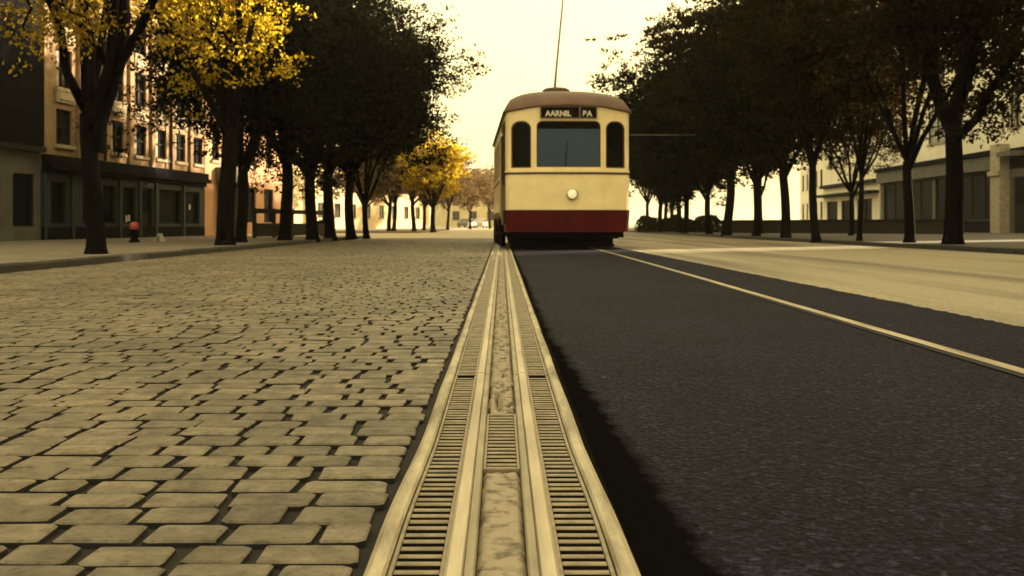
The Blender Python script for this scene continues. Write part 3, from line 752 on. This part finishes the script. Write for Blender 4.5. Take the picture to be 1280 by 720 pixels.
br2, L2 = facade_building('cream_shop_building', 'cream low building with striped awning bands beyond the white one', 'building', lineR(84), lineR(69.8), 10.5, 12, 1,
    [(.5,2.4,[(1.2,4.2),(5.2,8.2),(9.2,12.6)],'shop'),(5.2,7.0,[(1.6,2.8),(5.6,6.8),(9.6,10.8)],'sash')], M['render_white'])
b = MB(); b.box(.3,L2-.1,-.9,-.004,2.75,2.95); b.box(.3,L2-.1,-.4,-.004,3.5,3.75); b.build('awning_ledge', M['frame_dark'], br2)
facade_building('tall_pale_building', 'tall pale building with three rows of narrow windows behind the right trees', 'building', (at(1000,128),128), (at(1092,86)-.3,86.), 14.5, 12, 1,
    [(z, z+1.9, [(2+3.5*i, 3.5+3.5*i) for i in range(11)], 'sash') for z in (1.2, 4.8, 8.4)]+[], M['render_white'])
# ------------------------------------------------------------------ low wall, fences, hedges
lw = thing('low_wall', 'long low dark wall behind the trunks of the right tree row', 'wall', (0,0,0))
b = MB(); b.add([(at(1195,44),44,.08),(at(1195,44)+.4,44.1,.08),(at(905,52)+.4,52.2,.08),(at(905,52),52,.08),(at(1195,44),44,.66),(at(1195,44)+.4,44.1,.66),(at(905,52)+.4,52.2,.66),(at(905,52),52,.66)],
      [(0,1,5,4),(1,2,6,5),(2,3,7,6),(3,0,4,7),(4,5,6,7)]); b.build('wall_body', M['wood_dark'], lw)
b = MB(); a0 = at(1196,44)-.06; a1 = at(904,52)-.06
b.add([(a0,43.95,.66),(a0+.52,44.05,.66),(a1+.52,52.3,.66),(a1,52.1,.66),(a0,43.95,.75),(a0+.52,44.05,.75),(a1+.52,52.3,.75),(a1,52.1,.75)],[(0,1,5,4),(1,2,6,5),(2,3,7,6),(3,0,4,7),(4,5,6,7)]); b.build('coping', M['frame_dark'], lw)
def rail_fence(label, p0, p1, h, rails):
    d = Vector((p1[0]-p0[0], p1[1]-p0[1])); L = d.length
    t = thing('rail_fence', label, 'fence', (p0[0], p0[1], .08), math.atan2(d.y, d.x))
    n = int(L/1.7)+1
    for k in range(n+1):
        b = MB(); s = L*k/n; b.box(s-.05, s+.05, -.05, .05, 0, h, .015); b.build('post', M['wood_dark'], t)
    for z, w in rails:
        b = MB(); b.box(0, L, -.085, -.052, z, z+w); b.build('rail', M['wood_dark'], t)
rail_fence('dark timber rail fence between the left tree trunks', (at(318,31), 31), (at(405,36.4), 36.4), .95, [(.05,.42),(.78,.15)])

def rotmat(rng, n):
    u = rng.normal(size=(n,3)); u /= np.linalg.norm(u, axis=1)[:,None]
    w = rng.normal(size=(n,3)); w -= (w*u).sum(1)[:,None]*u; w /= np.linalg.norm(w, axis=1)[:,None]
    return u, w
def leaves(rng, P, L, wr=.55, droop=.25):
    n = len(P); u, w = rotmat(rng, n); u[:,2] -= droop; u /= np.linalg.norm(u, axis=1)[:,None]
    nn = np.cross(u, w); nn /= np.linalg.norm(nn, axis=1)[:,None]; w = np.cross(nn, u)
    s = (L*rng.uniform(.65, 1.35, n))[:,None]
    fold = nn*s*.12
    V = np.stack([P-u*s*.5, P+w*s*wr*.5-fold*0+u*s*.02+fold, P+u*s*.5, P-w*s*wr*.5+u*s*.02+fold], 1).reshape(-1,3)
    Q = np.arange(n*4).reshape(-1,4); return V, Q
def hedge(label, p0, p1, h, w, n, seed, base=.08, name='hedge', L=.10, cat='hedge', group=None):
    rng = np.random.default_rng(seed); d = np.array([p1[0]-p0[0], p1[1]-p0[1]]); LL_ = np.hypot(*d); d /= LL_; nrm = np.array([-d[1], d[0]])
    t = rng.uniform(0, LL_, n); z = rng.uniform(0, 1, n)**.8; hh = h*(1+.18*np.sin(t*1.9)+.1*np.sin(t*5.1+seed))
    x = rng.uniform(-1, 1, n)*w*.5*np.sqrt(np.clip(1.1-z**2, 0, 1))
    P = np.stack([d[0]*t+nrm[0]*x, d[1]*t+nrm[1]*x, z*hh], 1)
    V, Q = leaves(rng, P, L, .7); me = npmesh(name, V, Q, M['leaf_hedge'])
    return link(name, me, label=label, cat=cat, loc=(p0[0], p0[1], base), group=group)
hedge('low dark hedge beside the fence among the left trunks', (at(398,37.5), 36.8), (at(412,36.8), 36.8), .6, .5, 700, 4)
hedge('dark hedge at the foot of the far right trees beside the tram', (at(800,62), 62), (at(900,54), 54), .8, .9, 9000, 5, L=.13)

# ------------------------------------------------------------------ trees
def tree_mesh(seed, tr=.17, fork=2.3, cz=4.9, rx=3.6, rz=2.9, nclump=95, nleaf=100, L=.15, limbs=6, lean=(0,0), sig=.42, paths=None, cxy=(0,0), leafm='leaf_green', extra=()):
    rng = np.random.default_rng(seed); b = MB()
    # trunk
    tp = []; rad = []
    ph = rng.uniform(0, 6)
    for k in range(13):
        q = (k/12)**1.8; z = -.06+(fork+.06)*q
        tp.append((lean[0]*q+.05*math.sin(q*4+ph)*tr/.17, lean[1]*q+.05*math.cos(q*3+ph), z))
        rad.append(tr*(.94-.15*q)*(1+.35*math.exp(-max(0, z)/.09)))
    b.tube(tp, rad, 12)
    top = Vector(tp[-1]); tips = []
    C = Vector((cxy[0], cxy[1], cz))
    def limb(p0, p1, r0, r1, n=6, sag=.0):
        p0, p1 = Vector(p0), Vector(p1); pts = []; rs = []
        side = Vector(rng.normal(size=3)).normalized()
        for k in range(n+1):
            q = k/n; p = p0.lerp(p1, q); p += side*math.sin(q*math.pi)*(p1-p0).length*.09; p.z += math.sin(q*math.pi)*(p1-p0).length*sag
            if 0 < k < n: p += Vector(rng.normal(0, .035, 3))
            pts.append(p); rs.append(r0+(r1-r0)*q**.8)
        b.tube(pts, rs, 7); return pts
    targets = []
    for k in range(limbs):
        a = 2*math.pi*(k+rng.uniform(-.25,.25))/limbs+ph; e = rng.uniform(-.25, .75)
        targets.append(C+Vector((math.cos(a)*rx*.62, math.sin(a)*rx*.62, rz*e)))
    targets.append(C+Vector((rng.normal(0,.3), rng.normal(0,.3), rz*.75)))
    starts = [None]*len(targets)
    if paths:
        for (pp, r0, r1) in paths:
            b.tube(pp, [r0+(r1-r0)*i/(len(pp)-1) for i in range(len(pp))], 10)
            starts.append(Vector(pp[-1])); tips.append(Vector(pp[-1]))
            for _ in range(3):
                targets.append(Vector(pp[-1])+Vector((rng.normal(0,1.0), rng.normal(0,1.0), rng.uniform(.6,1.8)))); starts.append(None) if len(starts) < len(targets) else None
                starts[len(targets)-1] = Vector(pp[-1])
        starts = starts[:len(targets)]
    for k, tg in enumerate(targets):
        s = starts[k]
        if s is None:
            q = rng.uniform(.82, 1.0); s = Vector(tp[11 if q < .9 else 12])
            r0 = tr*.52
        else: r0 = .07
        pts = limb(s, tg, r0, .035, 7, .05); tips += pts[4:]
        for j in range(4):
            i = rng.integers(3, 7); q = pts[i]
            dv = Vector(rng.normal(size=3)); dv.z *= .6
            e = q+dv.normalized()*rng.uniform(.7, 1.5)*rx/3.4
            sp = limb(q, e, .035, .012, 4); tips += sp[2:]
    tm = bpy.data.meshes.new('trunk'); tm.from_pydata([tuple(v) for v in b.v], [], b.f); tm.materials.append(M['bark'])
    tm.polygons.foreach_set('use_smooth', [True]*len(tm.polygons)); tm.update()
    cl = []
    while len(cl) < nclump:
        p = rng.normal(size=3); p /= np.linalg.norm(p); p *= rng.uniform(.25, 1)**(1/2.2)
        wob = 1+.16*math.sin(p[0]*4+seed)+.14*math.sin(p[1]*5+seed*2)+.1*math.sin(p[2]*6)
        if p[2] < -.55 and rng.random() < .55: continue
        cl.append((C[0]+p[0]*rx*wob, C[1]+p[1]*rx*wob, C[2]+p[2]*rz*wob))
    cl += [tuple(t) for t in tips]
    cl = np.array(cl); P = []
    for c in cl:
        m = int(nleaf*rng.uniform(.5, 1.5)); sub = rng.normal(0, 1, (max(3, m//13), 3))*sig*rng.uniform(.6,1.2)*np.array([1,1,.6]); g = sub[rng.integers(0, len(sub), m)]+rng.normal(0, .11, (m,3))*np.array([1,1,.6]); P.append(c+g)
    for (ex, ey, ez, er, en) in extra: P.append(np.array([ex,ey,ez])+rng.normal(0, er, (en,3))*np.array([1,1,.6]))
    P = np.concatenate(P); P = P[P[:,2] > 1.25]
    V, Q = leaves(rng, P, L); cm = npmesh('crown', V, Q, M[leafm]); return tm, cm
def put(meshes, x, y, label, group, rz=0., s=(1,1,1), z=.08, name='street_tree'):
    t = thing(name, label, 'tree', (x, y, z), rz, group); t.scale = s
    link('trunk', meshes[0], t); link('crown', meshes[1], t); return t
GL, GR, GF = 'trees along the left pavement', 'trees along the right pavement', 'distant trees beyond the cross street'
# left row prototypes
x0 = -5.83; d0 = 14.2
def rel(px, py, d, x=x0, y=d0): X, Z = at(px, d, py); return (X-x, d-y, Z-.08)
first = tree_mesh(11, .138, 2.0, 6.3, 2.7, 1.9, 46, 95, .072, 4, (-.02,0), .34, leafm='leaf_part_sunlit',
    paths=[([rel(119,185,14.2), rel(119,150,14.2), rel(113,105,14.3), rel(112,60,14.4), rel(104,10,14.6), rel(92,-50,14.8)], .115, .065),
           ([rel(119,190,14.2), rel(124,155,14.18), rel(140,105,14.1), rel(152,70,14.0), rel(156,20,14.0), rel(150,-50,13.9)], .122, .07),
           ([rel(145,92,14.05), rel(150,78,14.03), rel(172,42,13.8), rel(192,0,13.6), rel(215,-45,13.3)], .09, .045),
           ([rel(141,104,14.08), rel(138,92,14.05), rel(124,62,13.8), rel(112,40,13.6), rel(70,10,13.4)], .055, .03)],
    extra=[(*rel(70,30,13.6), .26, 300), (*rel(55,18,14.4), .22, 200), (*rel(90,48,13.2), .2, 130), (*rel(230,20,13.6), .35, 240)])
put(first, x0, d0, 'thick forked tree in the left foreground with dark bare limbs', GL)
ly = tree_mesh(21, .19, 2.6, 5.7, 2.1, 2.1, 50, 95, .09, 6, (.05,0), .40, cxy=(-1.0,0), leafm='leaf_sunlit')
put(ly, -5.62, 20.4, 'tree with leaves coloured sunlit yellow second from the left', GL, 1.0)
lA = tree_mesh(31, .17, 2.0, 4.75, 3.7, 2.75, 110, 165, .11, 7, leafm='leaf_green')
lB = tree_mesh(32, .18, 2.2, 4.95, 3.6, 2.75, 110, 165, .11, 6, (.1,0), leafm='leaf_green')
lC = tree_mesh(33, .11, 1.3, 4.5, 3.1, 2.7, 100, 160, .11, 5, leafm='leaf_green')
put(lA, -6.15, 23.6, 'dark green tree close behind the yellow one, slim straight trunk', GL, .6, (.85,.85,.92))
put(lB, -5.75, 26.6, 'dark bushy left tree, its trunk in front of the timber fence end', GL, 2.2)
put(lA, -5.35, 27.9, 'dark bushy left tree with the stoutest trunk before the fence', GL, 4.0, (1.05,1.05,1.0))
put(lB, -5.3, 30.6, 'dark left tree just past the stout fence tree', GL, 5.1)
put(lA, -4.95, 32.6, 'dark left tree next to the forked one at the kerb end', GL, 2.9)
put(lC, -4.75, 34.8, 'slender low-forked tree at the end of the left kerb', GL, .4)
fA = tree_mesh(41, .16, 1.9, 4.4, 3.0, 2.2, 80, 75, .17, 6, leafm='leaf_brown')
fT = tree_mesh(43, .16, 1.9, 4.4, 3.0, 2.2, 80, 75, .17, 6, leafm='leaf_hazed')
fY = tree_mesh(42, .17, 1.7, 4.3, 2.5, 1.75, 70, 70, .19, 6, leafm='leaf_sunlit')
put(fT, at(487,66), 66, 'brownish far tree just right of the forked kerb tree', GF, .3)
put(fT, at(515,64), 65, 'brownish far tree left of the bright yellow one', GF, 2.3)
put(fY, at(541,63), 63.5, 'far tree coloured bright sunlit yellow left of the tram', GF, 1.3)
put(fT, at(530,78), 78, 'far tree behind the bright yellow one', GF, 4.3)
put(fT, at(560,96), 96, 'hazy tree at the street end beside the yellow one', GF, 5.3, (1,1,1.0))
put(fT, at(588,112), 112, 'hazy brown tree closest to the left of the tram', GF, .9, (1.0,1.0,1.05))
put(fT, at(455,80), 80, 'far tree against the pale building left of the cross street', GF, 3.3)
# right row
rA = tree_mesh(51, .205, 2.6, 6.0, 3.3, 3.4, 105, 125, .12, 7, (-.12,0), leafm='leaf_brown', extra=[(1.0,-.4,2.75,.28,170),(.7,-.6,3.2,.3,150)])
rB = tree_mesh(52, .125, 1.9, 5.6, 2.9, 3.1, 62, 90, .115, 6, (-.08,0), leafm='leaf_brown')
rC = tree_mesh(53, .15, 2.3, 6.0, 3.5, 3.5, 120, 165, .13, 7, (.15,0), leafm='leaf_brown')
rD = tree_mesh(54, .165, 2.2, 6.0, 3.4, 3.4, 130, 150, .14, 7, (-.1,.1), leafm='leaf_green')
put(rC, 11.2, 4.8, 'dark tree added for shade, nearest of all on the right pavement', GR, .7, (1.1,1.1,1))  # this tree and the next two added out of view as road shade
put(rD, 11.0, 10.4, 'dark tree added for shade, second nearest on the right pavement', GR, 1.7, (1.05,1.05,1))
put(rC, 11.1, 16.2, 'dark tree added for shade just beyond the right edge of view', GR, 2.5, (.62,.62,1))
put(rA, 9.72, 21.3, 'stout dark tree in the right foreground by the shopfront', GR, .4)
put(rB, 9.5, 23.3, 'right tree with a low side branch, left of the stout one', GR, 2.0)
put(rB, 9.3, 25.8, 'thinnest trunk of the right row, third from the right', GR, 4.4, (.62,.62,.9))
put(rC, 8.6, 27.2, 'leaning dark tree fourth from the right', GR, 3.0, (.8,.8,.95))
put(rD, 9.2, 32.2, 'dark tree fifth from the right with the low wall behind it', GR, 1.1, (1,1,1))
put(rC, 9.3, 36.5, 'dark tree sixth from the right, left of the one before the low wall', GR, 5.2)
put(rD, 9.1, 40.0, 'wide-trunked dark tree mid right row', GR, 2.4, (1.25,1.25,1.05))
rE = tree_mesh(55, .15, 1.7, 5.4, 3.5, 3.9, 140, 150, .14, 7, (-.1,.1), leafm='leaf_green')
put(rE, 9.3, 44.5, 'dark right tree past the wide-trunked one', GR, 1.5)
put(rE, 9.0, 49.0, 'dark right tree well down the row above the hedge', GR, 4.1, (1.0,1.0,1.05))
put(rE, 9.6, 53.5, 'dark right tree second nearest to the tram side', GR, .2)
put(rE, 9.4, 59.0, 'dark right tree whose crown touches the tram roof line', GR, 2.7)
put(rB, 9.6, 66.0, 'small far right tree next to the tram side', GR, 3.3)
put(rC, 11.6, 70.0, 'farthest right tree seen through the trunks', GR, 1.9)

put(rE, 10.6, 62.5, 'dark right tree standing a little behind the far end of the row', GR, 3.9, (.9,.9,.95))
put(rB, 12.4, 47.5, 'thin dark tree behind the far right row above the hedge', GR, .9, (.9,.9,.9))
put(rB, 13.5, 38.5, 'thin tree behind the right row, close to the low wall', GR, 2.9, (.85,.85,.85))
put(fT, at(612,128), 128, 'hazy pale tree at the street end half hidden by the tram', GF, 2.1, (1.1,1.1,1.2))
put(fT, at(470,58), 68, 'haze-toned brown far tree among the trunks left of the cross street', GF, 5.1)
# ------------------------------------------------------------------ small things
def lathe_thing(name, label, cat, loc, parts):
    t = thing(name, label, cat, loc)
    for nm, prof, m in parts:
        b = MB(); b.lathe(prof, 16); b.build(nm, m, t, smooth=True)
d = 23.5; X = at(168, d)
lathe_thing('bollard', 'short dark bollard with a faded red cap on the left pavement', 'bollard', (X, d, .084),
    [('post', [(.0,0),(.13,0),(.12,.05),(.085,.07),(.075,.30),(.09,.31),(.0,.31)], M['black']), ('cap', [(.0,.30),(.10,.31),(.105,.42),(.08,.47),(.0,.485)], M['pink'])])
d = 25.; X = at(200, d); t = thing('sandwich_board', 'small white folding board standing before the dark shopfront', 'sign', (X, d, .084), R(75))
for s in (-1, 1):
    b = MB(); b.add([(-.10,s*.09,0),(.10,s*.09,0),(.075,s*.012,.20),(-.075,s*.012,.20),(-.10,s*.075,0),(.10,s*.075,0),(.075,s*.002,.2),(-.075,s*.002,.2)],
        [(0,1,2,3),(4,7,6,5),(0,4,5,1),(1,5,6,2),(2,6,7,3),(3,7,4,0)]); b.build('panel', M['white_paint'], t)
def car(label, x, y, rz, m):
    t = thing('parked_car', label, 'car', (x, y, -.012), rz, 'cars parked far down the street')
    P = [(-2.1,.32),(-2.12,.75),(-1.9,.92),(-1.35,.98),(-.85,1.42),(.55,1.45),(1.1,1.0),(1.9,.88),(2.1,.65),(2.08,.32)]
    b = MB(); n = len(P); vs = []
    for yy, k in ((-.86,1),(-.80,1),(.80,1),(.86,1)):
        for px, pz in P:
            ins = .0 if pz < 1.0 else .16
            vs.append((px*(.985 if abs(yy) > .85 else 1), (abs(yy)-ins)*(1 if yy > 0 else -1), pz))
    fs = []
    for r in range(3):
        for k in range(n): fs.append((r*n+k, r*n+(k+1) % n, (r+1)*n+(k+1) % n, (r+1)*n+k))
    fs += [tuple(range(n-1,-1,-1)), tuple(3*n+k for k in range(n))]
    b.add(vs, fs); b.build('body', m, t)
    b = MB()
    for s in (-1, 1):
        b.add([(-1.22,s*.862,1.0),(.98,s*.862,1.0),(.5,s*.725,1.38),(-.8,s*.725,1.38)], [(0,1,2,3)])
    b.build('side_windows', M['dark_glass'], t)
    for px in (-1.3, 1.3):
        for s in (-1, 1):
            b = MB(); b.lathe([(0,-.09),(.28,-.09),(.31,-.06),(.31,.06),(.28,.09),(0,.09)], 16, (px, 0, .31)); w = MB()
            w.v = [(v[0]-px+px, s*.80+(v[2]-.31), .31+v[1]) for v in b.v]; w.f = b.f; w.mi = b.mi; w.build('wheel', M['tyre'], t)
car('dark parked car at the street end just left of the tram', at(584,150), 150, R(72), M['car'])
car('pale parked car beside the dark one at the street end', at(600,155), 155, R(80), M['car2'])
# thin span wires
def wire(label, a, c, sag, r):
    b = MB(); pts = []
    for k in range(13):
        q = k/12; pts.append(tuple(a[i]+(c[i]-a[i])*q-(sag*4*q*(1-q) if i == 2 else 0) for i in range(3)))
    b.tube(pts, r, 5); b.build('span_wire', M['letter'], label=label, cat='wire')
wire('thin pale wire stretched across the dark right trees', (at(690,38),38,3.95), (at(1010,38),38,3.95), .02, .006)

# ------------------------------------------------------------------ light, sky, air
SUN_AZ, SUN_EL = 56., 15.      # azimuth to the right of straight ahead
w = bpy.data.worlds.new('World'); sc.world = w; w.use_nodes = True
nt = w.node_tree; bg = nt.nodes['Background']
sky = nt.nodes.new('ShaderNodeTexSky'); sky.sky_type = 'NISHITA'; sky.sun_disc = False
sky.sun_elevation = R(SUN_EL); sky.sun_rotation = R(SUN_AZ); sky.air_density = 1.2; sky.dust_density = 6.0; sky.ozone_density = .6
tint = nt.nodes.new('ShaderNodeMix'); tint.data_type = 'RGBA'; tint.blend_type = 'MULTIPLY'; tint.inputs[0].default_value = 1
tint.inputs[7].default_value = (1.0, .82, .42, 1)
nt.links.new(sky.outputs[0], tint.inputs[6]); veil = nt.nodes.new('ShaderNodeMix'); veil.data_type = 'RGBA'; veil.inputs[0].default_value = .78; veil.inputs[7].default_value = (1.85, 1.55, .78, 1)
nt.links.new(tint.outputs[2], veil.inputs[6]); nt.links.new(veil.outputs[2], bg.inputs[0]); bg.inputs[1].default_value = .15
sl = bpy.data.lights.new('sun', 'SUN'); sl.energy = 2.6; sl.angle = R(1.0); sl.color = (1, .80, .50)
so = bpy.data.objects.new('sun', sl); COL.objects.link(so)
ds = Vector((math.sin(R(SUN_AZ))*math.cos(R(SUN_EL)), math.cos(R(SUN_AZ))*math.cos(R(SUN_EL)), math.sin(R(SUN_EL))))
so.rotation_euler = (-ds).to_track_quat('-Z', 'Y').to_euler()
HAZE = .00035
if HAZE > 0:
    m = bpy.data.materials.new('haze_air'); t = NT(m); out = t.n('ShaderNodeOutputMaterial'); pv = t.n('ShaderNodeVolumePrincipled')
    pv.inputs['Density'].default_value = HAZE; pv.inputs['Color'].default_value = (1,.93,.74,1); pv.inputs['Anisotropy'].default_value = .3
    t.l(pv, 0, out, 'Volume')
    b = MB(); b.box(-720,720,-80,1250,-1.2,16); b.build('haze', m, kind='stuff')

cam = bpy.data.cameras.new('camera'); co = bpy.data.objects.new('camera', cam); COL.objects.link(co); sc.camera = co
co.location = (0, 0, CAMH); co.rotation_euler = (R(90), 0, 0)
cam.sensor_width = 36; cam.lens = 36*F/1280; cam.shift_x = 13/1280; cam.shift_y = -79/1280; cam.clip_end = 3000; cam.clip_start = .05
cam.dof.use_dof = True; cam.dof.focus_distance = 2.5; cam.dof.aperture_fstop = 9.0
sc.view_settings.view_transform = 'Standard'; sc.view_settings.look = 'None'; sc.view_settings.gamma = 1; sc.view_settings.exposure = 2.6
sc.cycles.max_bounces = 6; sc.cycles.volume_bounces = 0
